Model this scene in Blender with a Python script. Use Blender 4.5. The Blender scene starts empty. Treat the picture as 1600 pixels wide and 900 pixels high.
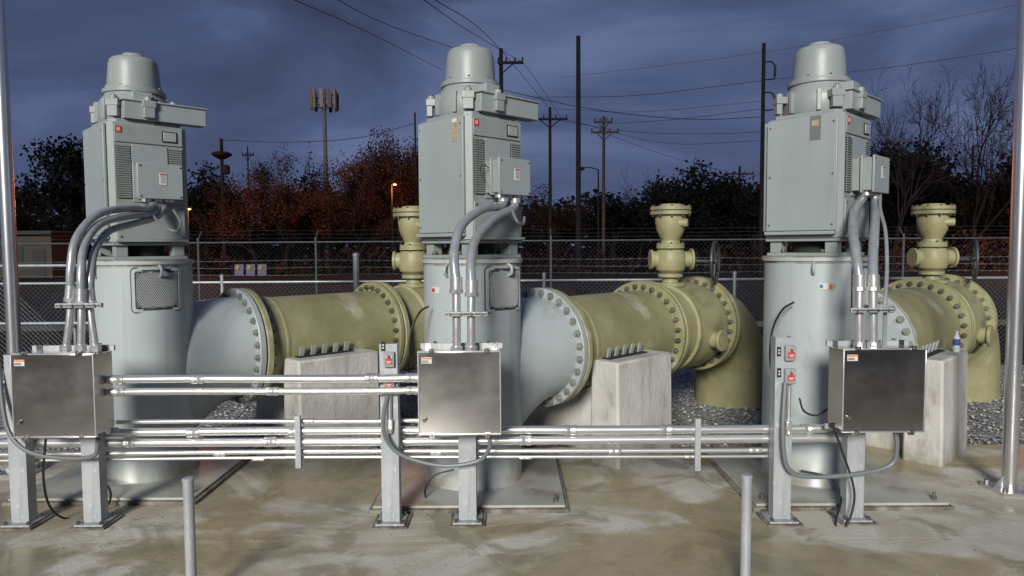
import bpy, math, random, bmesh
from mathutils import Vector, Matrix
random.seed(7)
scene=bpy.context.scene
COL=scene.collection
H=2.13; F=1100.0; PITCH=math.atan(65/1100.0)

def at(x,y,D):
    a=(x-800)/F; b=(450-y)/F
    t=D/(math.cos(PITCH)+b*math.sin(PITCH))
    return Vector((a*t, D, H+t*(-math.sin(PITCH)+b*math.cos(PITCH))))

# ---------------------------------------------------------------- materials
def N(nt,t,**k):
    n=nt.nodes.new(t)
    for a,b in k.items(): setattr(n,a,b)
    return n
def mat(name,col,rough=.5,metal=0,col2=None,scale=4,detail=6,lo=.4,hi=.65,bump=0,bscale=60,stretch=(1,1,1),rough2=None,emit=None,es=1,col3=None,scale3=20,lo3=.55,hi3=.7,spec=.5,streak=None,zgrad=None):
    m=bpy.data.materials.new(name); m.use_nodes=True
    nt=m.node_tree; b=nt.nodes['Principled BSDF']
    b.inputs['Base Color'].default_value=(*col,1); b.inputs['Roughness'].default_value=rough
    b.inputs['Metallic'].default_value=metal
    b.inputs['Specular IOR Level'].default_value=spec
    tc=N(nt,'ShaderNodeTexCoord'); mp=N(nt,'ShaderNodeMapping'); mp.inputs['Scale'].default_value=stretch
    nt.links.new(tc.outputs['Object'],mp.inputs['Vector'])
    last=None
    def ramped(sc,lo_,hi_,det,vec=None):
        n=N(nt,'ShaderNodeTexNoise'); n.inputs['Scale'].default_value=sc; n.inputs['Detail'].default_value=det; n.inputs['Roughness'].default_value=.62
        nt.links.new(vec or mp.outputs['Vector'],n.inputs['Vector'])
        r=N(nt,'ShaderNodeMapRange'); r.inputs['From Min'].default_value=lo_; r.inputs['From Max'].default_value=hi_
        nt.links.new(n.outputs['Fac'],r.inputs['Value']); return r.outputs['Result']
    def mixto(last,f,c):
        m3=N(nt,'ShaderNodeMix',data_type='RGBA'); m3.inputs[7].default_value=(*c,1)
        nt.links.new(last,m3.inputs[6]); nt.links.new(f,m3.inputs[0]); return m3.outputs[2]
    if col2:
        f=ramped(scale,lo,hi,detail)
        mx=N(nt,'ShaderNodeMix',data_type='RGBA'); mx.inputs[6].default_value=(*col,1); mx.inputs[7].default_value=(*col2,1)
        nt.links.new(f,mx.inputs[0]); last=mx.outputs[2]
        if rough2 is not None:
            mr=N(nt,'ShaderNodeMix',data_type='FLOAT'); mr.inputs[2].default_value=rough; mr.inputs[3].default_value=rough2
            nt.links.new(f,mr.inputs[0]); nt.links.new(mr.outputs[0],b.inputs['Roughness'])
        if col3: last=mixto(last,ramped(scale3,lo3,hi3,4),col3)
        if streak:
            m2=N(nt,'ShaderNodeMapping'); m2.inputs['Scale'].default_value=(1,1,.06); nt.links.new(tc.outputs['Object'],m2.inputs['Vector'])
            f=ramped(9,.56,.72,6,m2.outputs['Vector']); mm=N(nt,'ShaderNodeMath',operation='MULTIPLY'); mm.inputs[1].default_value=.55; nt.links.new(f,mm.inputs[0])
            last=mixto(last,mm.outputs[0],streak)
        if zgrad:
            sp=N(nt,'ShaderNodeSeparateXYZ'); nt.links.new(tc.outputs['Object'],sp.inputs[0])
            r=N(nt,'ShaderNodeMapRange'); r.inputs['From Min'].default_value=zgrad[0]; r.inputs['From Max'].default_value=zgrad[1]
            nt.links.new(sp.outputs['Z'],r.inputs['Value']); f=ramped(6,.3,.65,6)
            mm=N(nt,'ShaderNodeMath',operation='MULTIPLY'); nt.links.new(f,mm.inputs[0]); nt.links.new(r.outputs['Result'],mm.inputs[1])
            last=mixto(last,mm.outputs[0],zgrad[2])
        nt.links.new(last,b.inputs['Base Color'])
    if bump:
        n=N(nt,'ShaderNodeTexNoise'); n.inputs['Scale'].default_value=bscale; n.inputs['Detail'].default_value=5
        nt.links.new(mp.outputs['Vector'],n.inputs['Vector'])
        bp=N(nt,'ShaderNodeBump'); bp.inputs['Strength'].default_value=bump; bp.inputs['Distance'].default_value=.02
        nt.links.new(n.outputs['Fac'],bp.inputs['Height']); nt.links.new(bp.outputs['Normal'],b.inputs['Normal'])
    if emit:
        b.inputs['Emission Color'].default_value=(*emit,1); b.inputs['Emission Strength'].default_value=es
    return m
M={}
M['grey']=mat('grey_enamel',(.40,.445,.445),.3,0,(.34,.38,.38),1.6,6,.35,.7,.04,14,(1,1,.45),.42,col3=(.27,.285,.26),scale3=5,lo3=.6,hi3=.9,streak=(.29,.30,.27),zgrad=(.35,.04,(.25,.22,.15)))
M['greye']=mat('grey_outlet_enamel',(.345,.385,.39),.34,0,(.29,.33,.33),1.6,6,.35,.7,.04,14,(1,1,.6),.46,col3=(.23,.245,.22),scale3=4,lo3=.58,hi3=.9,streak=(.24,.25,.22))
M['plate']=mat('dirty_grey_plate',(.42,.43,.39),.45,0,(.33,.325,.27),2.2,8,.35,.65,.1,30,(1,1,1),.3,col3=(.22,.195,.13),scale3=2.6,lo3=.50,hi3=.70)
M['motor']=mat('motor_paint',(.28,.31,.30),.36,0,(.23,.258,.25),2.5,6,.35,.7,.05,40,(1,1,.6),.48,col3=(.19,.195,.165),scale3=7,lo3=.6,hi3=.85,streak=(.19,.20,.18))
M['motorlight']=mat('motor_cover_paint',(.295,.33,.33),.38,0,(.25,.285,.285),1.6,6,.35,.7,.03,14,(1,1,.5),streak=(.215,.235,.23))
M['olive']=mat('olive_primer',(.285,.27,.145),.6,0,(.20,.19,.09),2.0,8,.36,.66,.2,40,(1,1,1),col3=(.40,.385,.28),scale3=2.6,lo3=.55,hi3=.72,streak=(.15,.14,.08))
M['olived']=mat('olive_valve_paint',(.30,.285,.15),.5,0,(.225,.215,.11),5,6,.38,.68,.15,30,col3=(.16,.15,.085),scale3=5,lo3=.56,hi3=.8)
M['steel']=mat('stainless_sheet',(.50,.48,.455),.2,1,(.56,.54,.515),1.6,4,.35,.7,.035,1.6,(1,1,1.6),.30,col3=(.80,.79,.77),scale3=34,lo3=.71,hi3=.75)
M['steelpole']=mat('polished_pole',(.70,.70,.70),.28,.9,(.6,.6,.6),5,4,.35,.7,0,8,(1,1,.3))
M['galv']=mat('galvanised_steel',(.42,.44,.45),.5,.3,(.32,.34,.355),7,6,.38,.65,.06,60,(1,1,.5),.6,col3=(.54,.56,.56),scale3=25,lo3=.6,hi3=.7,streak=(.22,.23,.23))
M['alu']=mat('aluminium_conduit',(.74,.74,.73),.26,.75,(.58,.58,.57),9,5,.35,.7,.03,40,(.15,1,1),.4)
M['flex']=mat('grey_flexible_hose',(.36,.38,.39),.27,.35,(.29,.31,.32),10,4)
M['cable']=mat('black_cable',(.012,.012,.013),.5)
M['wheel']=mat('dark_cast_wheel',(.05,.052,.055),.5,.2)
M['greycable']=mat('grey_cable',(.14,.155,.16),.45)
M['dark']=mat('dark_gap',(.015,.016,.016),.8)
M['screenback']=mat('screen_back',(.04,.043,.043),.8)
M['screen']=mat('screen_wire',(.36,.38,.38),.5,0)
M['rust']=mat('rusty_rim',(.20,.14,.09),.75,0,(.33,.35,.33),5,6,.4,.6)
M['nut']=mat('steel_nut',(.2,.2,.195),.4,.6,(.1,.08,.055),8,3)
M['nutg']=mat('painted_nut',(.28,.29,.26),.4,.3,(.19,.19,.165),8,3)
M['conc']=mat('cast_concrete',(.52,.51,.48),.85,0,(.39,.38,.35),2.5,10,.38,.66,.35,30,(1,1,.6),col3=(.26,.245,.215),scale3=5,lo3=.58,hi3=.75,streak=(.25,.24,.21),zgrad=(.3,.0,(.20,.18,.14)))
M['grout']=mat('grout',(.24,.225,.19),.9,0,(.09,.08,.065),5,8,.4,.6,.6,25)
M['red']=mat('red_label',(.45,.05,.04),.5)
M['white']=mat('white_label',(.58,.58,.56),.5)
M['orange']=mat('orange_label',(.75,.25,.06),.5)
M['blue']=mat('blue_label',(.05,.09,.3),.5)
M['yellow']=mat('yellow_paint',(.18,.13,.02),.6)
M['bluep']=mat('blue_paint',(.014,.024,.07),.6)
M['paper']=mat('weathered_tag',(.38,.33,.22),.7,0,(.25,.2,.13),30)
M['wood']=mat('creosote_pole',(.010,.008,.008),.9,0,(.006,.005,.005),3,spec=.1)
M['woodl']=mat('weathered_pole',(.032,.024,.02),.9,0,(.018,.014,.012),3,spec=.1)
M['wire']=mat('line_wire',(.012,.012,.015),.7,spec=.1)
M['fence']=mat('fence_zinc',(.30,.33,.34),.45,.5,(.22,.25,.26),9)
M['fenced']=mat('dull_fence_zinc',(.075,.08,.085),.6,.3,(.05,.055,.06),9,spec=.2)
M['plastic']=mat('clear_plastic',(.55,.6,.65),.15)
M['bark']=mat('bark_dark',(.009,.007,.006),.95,0,(.005,.004,.004),4,spec=.05)  # tree bark and leaves darkened: lack of floodlight put into their colours
M['barkb']=mat('bark_bare',(.014,.011,.011),.95,0,(.009,.007,.007),4,spec=.05)
M['leafa']=mat('leaf_rust',(.050,.0165,.009),.9,0,(.017,.008,.006),.35,4,.4,.6,spec=.02)  # autumn red, with street-lamp tint put into the leaf colour
M['leafb']=mat('leaf_brown',(.023,.0105,.0075),.9,0,(.010,.006,.005),.35,4,.4,.6,spec=.02)
M['leafg']=mat('leaf_evergreen',(.005,.0062,.0058),.9,0,(.0025,.003,.003),.6,4,.4,.6,spec=.02)
M['brick']=mat('tan_wall',(.035,.028,.022),.9,0,(.028,.022,.017),1)
M['roof']=mat('dark_roof',(.012,.012,.014),.8)
M['pane']=mat('glass_pane',(.03,.035,.035),.2)
M['sodium']=mat('lamp_glass_lit',(.9,.4,.1),.5,emit=(1,.36,.08),es=5)
M['grass']=mat('dark_grass',(.016,.012,.010),.95,0,(.009,.0075,.007),.3,8,.4,.6,spec=.05)  # far ground dimmed in its colour, asphalt too, as beyond the floodlights
M['asph']=mat('asphalt',(.020,.018,.019),.9,0,(.012,.011,.012),.5,8,.4,.6,spec=.1)
M['kerb']=mat('kerb_concrete',(.05,.048,.046),.9)
M['antenna']=mat('antenna_panel',(.10,.065,.055),.7,0,(.07,.05,.04),2)

def slab_mat():
    m=bpy.data.materials.new('stained_slab'); m.use_nodes=True; nt=m.node_tree; b=nt.nodes['Principled BSDF']
    tc=N(nt,'ShaderNodeTexCoord')
    def noise(sc,det,lo,hi,st=(1,1,1),dist=0,loc=(0,0,0),rg=.6):
        mp=N(nt,'ShaderNodeMapping'); mp.inputs['Scale'].default_value=st; mp.inputs['Location'].default_value=loc; nt.links.new(tc.outputs['Object'],mp.inputs['Vector'])
        n=N(nt,'ShaderNodeTexNoise'); n.inputs['Scale'].default_value=sc; n.inputs['Detail'].default_value=det; n.inputs['Distortion'].default_value=dist
        n.inputs['Roughness'].default_value=rg
        nt.links.new(mp.outputs['Vector'],n.inputs['Vector'])
        r=N(nt,'ShaderNodeMapRange'); r.inputs['From Min'].default_value=lo; r.inputs['From Max'].default_value=hi
        nt.links.new(n.outputs['Fac'],r.inputs['Value']); return r.outputs['Result'],n
    def mix(f,a,bb):
        mx=N(nt,'ShaderNodeMix',data_type='RGBA'); nt.links.new(f,mx.inputs[0])
        for i,v in ((6,a),(7,bb)):
            if isinstance(v,tuple): mx.inputs[i].default_value=(*v,1)
            else: nt.links.new(v,mx.inputs[i])
        return mx.outputs[2]
    def scale(f,k):
        q=N(nt,'ShaderNodeMath',operation='MULTIPLY'); nt.links.new(f,q.inputs[0]); q.inputs[1].default_value=k; return q.outputs[0]
    f1,_=noise(.9,8,.38,.62)
    wet,_=noise(.6,9,.43,.52,(.7,1.1,1),1.0,(1.3,.4,0))
    wet2,_=noise(1.7,9,.52,.60,(1,1,1),.9,(7,3,0))
    dmp,_=noise(1.6,9,.48,.62,(1,1,1),.6,(4,2,0))
    f3,_=noise(6,11,.42,.78,rg=.7)
    f4,_=noise(60,4,.55,.75)
    c=mix(f1,(.62,.60,.53),(.52,.49,.41))
    c=mix(scale(dmp,.6),c,(.38,.34,.25))
    c=mix(scale(f3,.5),c,(.36,.335,.28))
    w=mix(f3,(.34,.28,.155),(.235,.19,.105))
    c=mix(scale(wet,.85),c,w)
    c=mix(scale(wet2,.6),c,(.22,.19,.12))
    c=mix(scale(f4,.35),c,(.14,.125,.10))
    nt.links.new(c,b.inputs['Base Color'])
    r=N(nt,'ShaderNodeMapRange'); r.inputs['To Min'].default_value=.85; r.inputs['To Max'].default_value=.26
    nt.links.new(wet,r.inputs['Value']); nt.links.new(r.outputs['Result'],b.inputs['Roughness'])
    b.inputs['Specular IOR Level'].default_value=.35
    _,nb=noise(35,8,0,1)
    bp=N(nt,'ShaderNodeBump'); bp.inputs['Distance'].default_value=.01
    br=N(nt,'ShaderNodeMapRange'); br.inputs['To Min'].default_value=.5; br.inputs['To Max'].default_value=.10
    nt.links.new(wet,br.inputs['Value']); nt.links.new(br.outputs['Result'],bp.inputs['Strength'])
    nt.links.new(nb.outputs['Fac'],bp.inputs['Height']); nt.links.new(bp.outputs['Normal'],b.inputs['Normal'])
    return m
M['slab']=slab_mat()
def gravel_mat():
    m=bpy.data.materials.new('gravel_bed'); m.use_nodes=True; nt=m.node_tree; b=nt.nodes['Principled BSDF']
    tc=N(nt,'ShaderNodeTexCoord'); v=N(nt,'ShaderNodeTexVoronoi'); v.inputs['Scale'].default_value=28
    nt.links.new(tc.outputs['Object'],v.inputs['Vector'])
    sx=N(nt,'ShaderNodeSeparateColor'); nt.links.new(v.outputs['Color'],sx.inputs[0])
    r=N(nt,'ShaderNodeValToRGB'); r.color_ramp.elements[0].color=(.08,.08,.078,1); r.color_ramp.elements[1].color=(.40,.40,.39,1)
    nt.links.new(sx.outputs[0],r.inputs[0]); nt.links.new(r.outputs[0],b.inputs['Base Color'])
    bp=N(nt,'ShaderNodeBump'); bp.inputs['Distance'].default_value=.03; bp.invert=True
    nt.links.new(v.outputs['Distance'],bp.inputs['Height']); nt.links.new(bp.outputs['Normal'],b.inputs['Normal'])
    b.inputs['Roughness'].default_value=.9
    return m
M['gravel']=gravel_mat()
M['stone']=mat('stone',(.40,.40,.39),.9,0,(.12,.12,.12),9,2,.4,.6)

# ---------------------------------------------------------------- mesh builder
class MB:
    def __init__(s,off=(0,0,0)):
        s.v=[];s.f=[];s.m=[];s.off=Vector(off);s.mats=[]
    def mi(s,k):
        if k not in s.mats: s.mats.append(k)
        return s.mats.index(k)
    def add(s,vs,fs,k):
        o=len(s.v); i=s.mi(k)
        s.v+= [Vector(p)-s.off for p in vs]
        for f in fs: s.f.append([a+o for a in f]); s.m.append(i)
    def box(s,c,size,k,rot=None):
        hx,hy,hz=[q/2 for q in size]; vs=[]
        for z in(-hz,hz):
            for x,y in((-hx,-hy),(hx,-hy),(hx,hy),(-hx,hy)):
                p=Vector((x,y,z))
                if rot is not None: p=rot@p
                vs.append(p+Vector(c))
        s.add(vs,[(3,2,1,0),(4,5,6,7),(0,1,5,4),(1,2,6,5),(2,3,7,6),(3,0,4,7)],k)
    def frame(s,d):
        d=Vector(d).normalized(); a=Vector((0,0,1)) if abs(d.z)<.9 else Vector((1,0,0))
        u=d.cross(a).normalized(); w=d.cross(u).normalized(); return d,u,w
    def cyl(s,p0,p1,r0,k,r1=None,seg=24,caps=True):
        p0=Vector(p0);p1=Vector(p1); r1=r0 if r1 is None else r1
        d,u,w=s.frame(p1-p0); vs=[]
        for p,r in((p0,r0),(p1,r1)):
            for i in range(seg):
                t=2*math.pi*i/seg; vs.append(p+u*math.cos(t)*r+w*math.sin(t)*r)
        fs=[(i,(i+1)%seg,seg+(i+1)%seg,seg+i) for i in range(seg)]
        if caps: fs+=[tuple(range(seg))[::-1],tuple(range(seg,2*seg))]
        s.add(vs,fs,k)
    def rev(s,prof,k,axis=(0,0,1),org=(0,0,0),seg=48,caps=True):
        d,u,w=s.frame(axis); o=Vector(org); vs=[];fs=[]
        for h,r in prof:
            for i in range(seg):
                t=2*math.pi*i/seg; vs.append(o+d*h+u*math.cos(t)*r+w*math.sin(t)*r)
        for j in range(len(prof)-1):
            for i in range(seg):
                a=j*seg+i;b=j*seg+(i+1)%seg; fs.append((a,b,b+seg,a+seg))
        if caps:
            fs.append(tuple(range(seg))[::-1]); n=(len(prof)-1)*seg; fs.append(tuple(range(n,n+seg)))
        s.add(vs,fs,k)
    def tube(s,pts,r,k,seg=10,caps=True):
        pts=[Vector(p) for p in pts]; n=len(pts)
        rs=r if isinstance(r,(list,tuple)) else [r]*n
        vs=[];fs=[]; u=None
        for j,p in enumerate(pts):
            d=(pts[min(j+1,n-1)]-pts[max(j-1,0)]).normalized()
            if u is None: _,u,_=s.frame(d)
            u=(u-d*u.dot(d)).normalized(); w=d.cross(u)
            for i in range(seg):
                t=2*math.pi*i/seg; vs.append(p+(u*math.cos(t)+w*math.sin(t))*rs[j])
        for j in range(n-1):
            for i in range(seg):
                a=j*seg+i;b=j*seg+(i+1)%seg; fs.append((a,b,b+seg,a+seg))
        if caps: fs+=[tuple(range(seg))[::-1],tuple(range((n-1)*seg,n*seg))]
        s.add(vs,fs,k)
    def prism(s,poly,axis,a0,a1,k):
        def mk(p,a):
            if axis=='x': return (a,p[0],p[1])
            if axis=='y': return (p[0],a,p[1])
            return (p[0],p[1],a)
        n=len(poly); vs=[mk(p,a0) for p in poly]+[mk(p,a1) for p in poly]
        fs=[(i,(i+1)%n,n+(i+1)%n,n+i) for i in range(n)]+[tuple(range(n))[::-1],tuple(range(n,2*n))]
        s.add(vs,fs,k)
    def mesh(s,name,ang=35,smooth=True):
        me=bpy.data.meshes.new(name); me.from_pydata([tuple(v) for v in s.v],[],s.f)
        for k in s.mats: me.materials.append(M[k])
        me.polygons.foreach_set('material_index',s.m)
        if smooth:
            bm=bmesh.new(); bm.from_mesh(me)
            bmesh.ops.recalc_face_normals(bm,faces=bm.faces)
            bm.to_mesh(me); bm.free()
            me.polygons.foreach_set('use_smooth',[True]*len(me.polygons))
            me.set_sharp_from_angle(angle=math.radians(ang))
        me.update(); return me
def smoothpath(pts,n=8):
    pts=[Vector(p) for p in pts]; out=[]
    P=[pts[0]*2-pts[1]]+pts+[pts[-1]*2-pts[-2]]
    for i in range(1,len(P)-2):
        for j in range(n):
            t=j/n; a,b,c,d=P[i-1],P[i],P[i+1],P[i+2]
            out.append(.5*((2*b)+(c-a)*t+(2*a-5*b+4*c-d)*t*t+(3*b-a-3*c+d)*t**3))
    out.append(pts[-1]); return out
def put(name,mesh,parent=None,loc=(0,0,0),rotz=0,bevel=0,label=None,cat=None,group=None,kind=None):
    o=bpy.data.objects.new(name,mesh); COL.objects.link(o); o.location=loc; o.rotation_euler=(0,0,rotz)
    if parent: o.parent=parent
    if bevel:
        b=o.modifiers.new('bevel','BEVEL'); b.width=bevel; b.segments=2; b.limit_method='ANGLE'; b.angle_limit=math.radians(50)
    if label: o['label']=label
    if cat: o['category']=cat
    if group: o['group']=group
    if kind: o['kind']=kind
    return o
def thing(name,label,cat,loc,rotz=0,group=None):
    o=put(name,None,None,loc,rotz,0,label,cat,group); o.empty_display_size=.2; return o
def inst(emp,proto):
    made=[]
    for nm,me,pi,bv in proto:
        made.append(put(nm,me,emp if pi is None else made[pi],bevel=bv))
    return made

R45=math.radians(45)
# ---------------------------------------------------------------- PUMP prototype (local: +x discharge, -y terminal box side)
def flange(mb,x0,x1,r,k,nutk,side,zc=1.13,n=28,br=None,bolt=.033,hgt=.03):
    mb.rev([(x0,r-.008),(x0+.008,r),(x1-.008,r),(x1,r-.008)],k,(1,0,0),(0,0,zc),72)
    br=br or r-.065
    for i in range(n):
        t=2*math.pi*(i+.5)/n; y=math.cos(t)*br; z=zc+math.sin(t)*br
        xs=x0 if side<0 else x1
        mb.cyl((xs,y,z),(xs+side*hgt,y,z),bolt,nutk,seg=6)
        mb.cyl((xs+side*hgt,y,z),(xs+side*(hgt+.02),y,z),bolt*.55,nutk,seg=8)
P=[]
b=MB(); rm=Matrix.Rotation(-R45,3,'Z')
b.box((0,0,.040),(1.55,1.56,.022),'plate',rm)
P.append(('base_plate',b.mesh('base_plate'),None,.004))
b=MB(); b.box((0,0,.0125),(1.61,1.63,.034),'grout',rm); P.append(('grout_pad',b.mesh('grout_pad'),None,.008))
for sx in(-1,1):
    for sy in(-1,1):
        b=MB(); p=rm@Vector((sx*.70,sy*.70,0)); b.cyl((p.x,p.y,.05),(p.x,p.y,.08),.022,'nut',seg=6); b.cyl((p.x,p.y,.075),(p.x,p.y,.11),.012,'nut',seg=8)
        P.append(('anchor_bolt',b.mesh('anchor_bolt'),None,0))
b=MB(); b.rev([(.048,.45),(.068,.436),(.7,.435),(1.4,.435),(1.985,.435)],'grey',seg=80)
P.append(('column',b.mesh('column'),None,0))
b=MB(); b.rev([(1.985,.437),(1.99,.455),(2.02,.455),(2.025,.45)],'grey',seg=80); b.rev([(1.968,.436),(1.986,.4395)],'rust',seg=80,caps=False)
b.rev([(2.021,.456),(2.026,.452),(2.03,.438)],'rust',seg=60)
P.append(('top_rim',b.mesh('top_rim'),None,0))
for a in(200,20,-88):
    b=MB(); t=math.radians(a); d=Vector((math.cos(t),math.sin(t),0))
    pts=[]
    for i in range(13):
        s=math.pi*i/12; pts.append(d*(.43+.06*math.sin(s))+Vector((0,0,1.93-.05*math.cos(s))))
    b.tube(pts,.012,'grey',8)
    P.append(('lifting_lug',b.mesh('lifting_lug'),None,0))
b=MB(); seg=64; vs=[];fs=[]
secs=[(.0,.90,.345,.72),(.20,.915,.36,.705),(.28,.935,.37,.685),(.36,.965,.382,.655),(.44,1.005,.396,.61),(.52,1.04,.413,.575),(.60,1.075,.434,.545),(.68,1.10,.455,.525),(.76,1.12,.477,.512),(.82,1.127,.492,.506),(.87,1.13,.505,.505)]
for x,zc,ry,rz in secs:
    for i in range(seg):
        t=2*math.pi*i/seg; vs.append((x,ry*math.cos(t),zc+rz*math.sin(t)))
for j in range(len(secs)-1):
    for i in range(seg):
        a=j*seg+i;c=j*seg+(i+1)%seg; fs.append((a,c,c+seg,a+seg))
b.add(vs,fs,'greye'); P.append(('discharge_elbow',b.mesh('discharge_elbow'),None,0))
b=MB(); flange(b,.86,.925,.59,'greye','nutg',-1,bolt=.036,hgt=.022,br=.548); P.append(('elbow_flange',b.mesh('elbow_flange'),None,0))
def curved(mb,R,a0,a1,z0,z1,k,n=8,th=.008):
    for i in range(n):
        t0=a0+(a1-a0)*i/n; t1=a0+(a1-a0)*(i+1)/n
        vs=[]
        for z in(z0,z1):
            for t in(t0,t1):
                for r in(R,R+th): vs.append((r*math.cos(t),r*math.sin(t),z))
        mb.add(vs,[(0,2,3,1),(4,5,7,6),(1,3,7,5),(0,4,6,2),(0,1,5,4),(2,6,7,3)],k)
ca=-R45*2; hw=.205/.435
def rrect(hw_,hh_,rad,n=6):
    out=[]
    for cx,cy,a0 in((hw_-rad,hh_-rad,0),(-hw_+rad,hh_-rad,90),(-hw_+rad,-hh_+rad,180),(hw_-rad,-hh_+rad,270)):
        for i in range(n+1):
            a=math.radians(a0+90*i/n); out.append((cx+rad*math.cos(a),cy+rad*math.sin(a)))
    return out
def oncyl(u,z,R): a=ca+u/.435; return Vector((R*math.cos(a),R*math.sin(a),z))
b=MB(); curved(b,.432,ca-hw*.96,ca+hw*.96,1.585,1.945,'screenback',10,.006); P.append(('access_window',b.mesh('window_recess'),None,0)); wi=len(P)-1
b=MB()
o_=rrect(.208,.192,.035); i_=rrect(.182,.166,.02); n=len(o_); vs=[]
for R_,L_ in((.434,o_),(.452,o_),(.452,i_),(.434,i_)):
    for (u,z) in L_: vs.append(oncyl(u,1.765+z,R_))
fs=[]
for j in range(3):
    for i in range(n): fs.append((j*n+i,j*n+(i+1)%n,(j+1)*n+(i+1)%n,(j+1)*n+i))
b.add(vs,fs,'grey'); b.tube([oncyl(u*1.02,1.765+z*1.02,.438) for u,z in o_+o_[:1]],.006,'dark',4,False)
b.tube([oncyl(u*.99,1.765+z*.99,.444) for u,z in i_+i_[:1]],.005,'dark',4,False)
P.append(('window_frame',b.mesh('window_frame'),wi,0))
b=MB(); dz=.33; z0_=1.60
for sgn in(1,-1):
    for k in range(-13,14):
        pts=[]
        for j in range(25):
            u=j/24; x=-.180+.360*u; z=z0_+k/13*dz+(u*dz*1.6 if sgn>0 else (1-u)*dz*1.6)-.1
            if z0_<=z<=z0_+dz: pts.append(oncyl(x,z,.4425))
        if len(pts)>1: b.tube(pts,.0030,'screen',4,False)
P.append(('window_screen',b.mesh('window_screen'),wi,0))
b=MB(); b.box((0,0,2.045),(.62,.62,.03),'motor'); b.cyl((0,0,2.06),(0,0,2.19),.13,'motor')
for sx in(-1,1):
    for sy in(-1,1):
        b.box((sx*.24,sy*.24,2.11),(.1,.1,.1),'motor')
        b.cyl((sx*.29,sy*.17,2.06),(sx*.29,sy*.17,2.09),.022,'nut',seg=6)
b.box((0,0,2.172),(.64,.64,.026),'motor'); b.cyl((0,0,2.06),(0,0,2.16),.2,'dark',seg=20)
P.append(('motor_stand',b.mesh('motor_stand'),None,.004))
hb=.335
b=MB(); b.prism([(-hb,-hb+.05),(-hb+.05,-hb),(hb-.05,-hb),(hb,-hb+.05),(hb,hb-.05),(hb-.05,hb),(-hb+.05,hb),(-hb,hb-.05)],'z',2.188,3.225,'motor')
b.prism([(-.3,-.25),(-.25,-.3),(.25,-.3),(.3,-.25),(.3,.25),(.25,.3),(-.25,.3),(-.3,.25)],'z',3.225,3.26,'motor')
P.append(('motor_housing',b.mesh('motor_housing'),None,.006)); mh=len(P)-1
for sd in(0,1):
    b=MB()
    if sd==0:
        b.box((-hb-.012,.0,2.73),(.024,.60,.96),'motorlight'); b.box((-hb-.03,-.0,2.23),(.06,.60,.03),'motorlight')
        for z in(2.3,2.72,3.15):
            for y in(-.27,.27): b.cyl((-hb-.02,y,z),(-hb-.03,y,z),.011,'nut',seg=6)
    else: b.box((0,hb+.012,2.73),(.58,.024,.96),'motorlight')
    P.append(('side_cover',b.mesh('side_cover'),mh,.006))
b=MB(); b.box((0,-hb-.008,2.36),(.56,.016,.30),'motor')
for z in(2.235,2.485):
    for x in(-.26,.26): b.cyl((x,-hb-.012,z),(x,-hb-.024,z),.011,'nut',seg=6)
P.append(('lower_panel',b.mesh('lower_panel'),mh,.003))
b=MB(); b.box((0,-hb-.006,3.13),(.56,.012,.15),'motor'); b.box((.17,-hb-.013,3.13),(.13,.012,.10),'dark'); b.box((.17,-hb-.022,3.13),(.11,.01,.08),'motorlight')
P.append(('upper_panel',b.mesh('upper_panel'),mh,.003))
b=MB(); b.box((.0,-hb-.006,2.79),(.30,.012,.5),'motorlight'); P.append(('middle_panel',b.mesh('middle_panel'),mh,.003))
b=MB(); b.box((0,-hb-.02,2.20),(.6,.04,.02),'motor'); P.append(('drip_edge',b.mesh('drip_edge'),mh,.003))
for cx in(-.215,.215):
    b=MB(); b.box((cx,-hb-.004,2.80),(.115,.008,.46),'dark')
    for i in range(24):
        z=2.58+i*.0192; b.box((cx,-hb-.012,z),(.11,.014,.0095),'motor',Matrix.Rotation(.5,3,'X'))
    P.append(('louver',b.mesh('louver'),mh,0))
b=MB()
b.box((-.25,-hb-.0155,3.16),(.05,.004,.055),'red'); b.box((-.258,-hb-.0185,3.16),(.006,.003,.03),'white'); b.box((-.242,-hb-.0185,3.16),(.006,.003,.03),'white'); b.box((-.25,-hb-.0185,3.16),(.012,.003,.006),'white')
P.append(('hazard_sticker',b.mesh('hazard_sticker'),mh,0))
b=MB(); b.box((.02,-.43,2.715),(.34,.17,.27),'motor'); b.box((.02,-.522,2.715),(.375,.018,.305),'motorlight'); b.box((.02,-.43,2.715),(.39,.02,.31),'motor')
b.box((.02,-.35,2.715),(.2,.04,.2),'motor')
for sx in(-1,1):
    for sz in(-1,1): b.cyl((.02+sx*.165,-.528,2.715+sz*.13),(.02+sx*.165,-.54,2.715+sz*.13),.01,'nut',seg=6)
P.append(('terminal_box',b.mesh('terminal_box'),None,.006)); tb=len(P)-1
b=MB(); b.box((.04,-.5335,2.735),(.06,.004,.10),'white'); b.box((.04,-.537,2.775),(.048,.003,.012),'red')
for i in range(5): b.box((.04,-.537,2.757-i*.013),(.042,.003,.004),'greycable')
P.append(('warning_label',b.mesh('warning_label'),tb,0))
for x in(-.07,.02,.11):
    b=MB(); b.cyl((x,-.44,2.585),(x,-.44,2.54),.045,'alu',seg=16); P.append(('cable_gland',b.mesh('cable_gland'),tb,0))
b=MB(); b.box((.15,-.29,3.34),(.70,.13,.155),'motorlight'); b.box((.15,-.29,3.422),(.74,.16,.014),'motorlight'); b.box((-.04,-.26,3.25),(.2,.1,.05),'motor')
b.box((-.04,-.25,3.465),(.16,.16,.085),'motorlight'); b.box((.504,-.29,3.34),(.008,.10,.12),'motor')
P.append(('cable_hood',b.mesh('cable_hood'),None,.006))
b=MB(); b.rev([(3.255,.285),(3.28,.30),(3.40,.30),(3.46,.285),(3.50,.25),(3.52,.245),(3.525,.262),(3.56,.262),(3.565,.245)],'motor')
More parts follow.
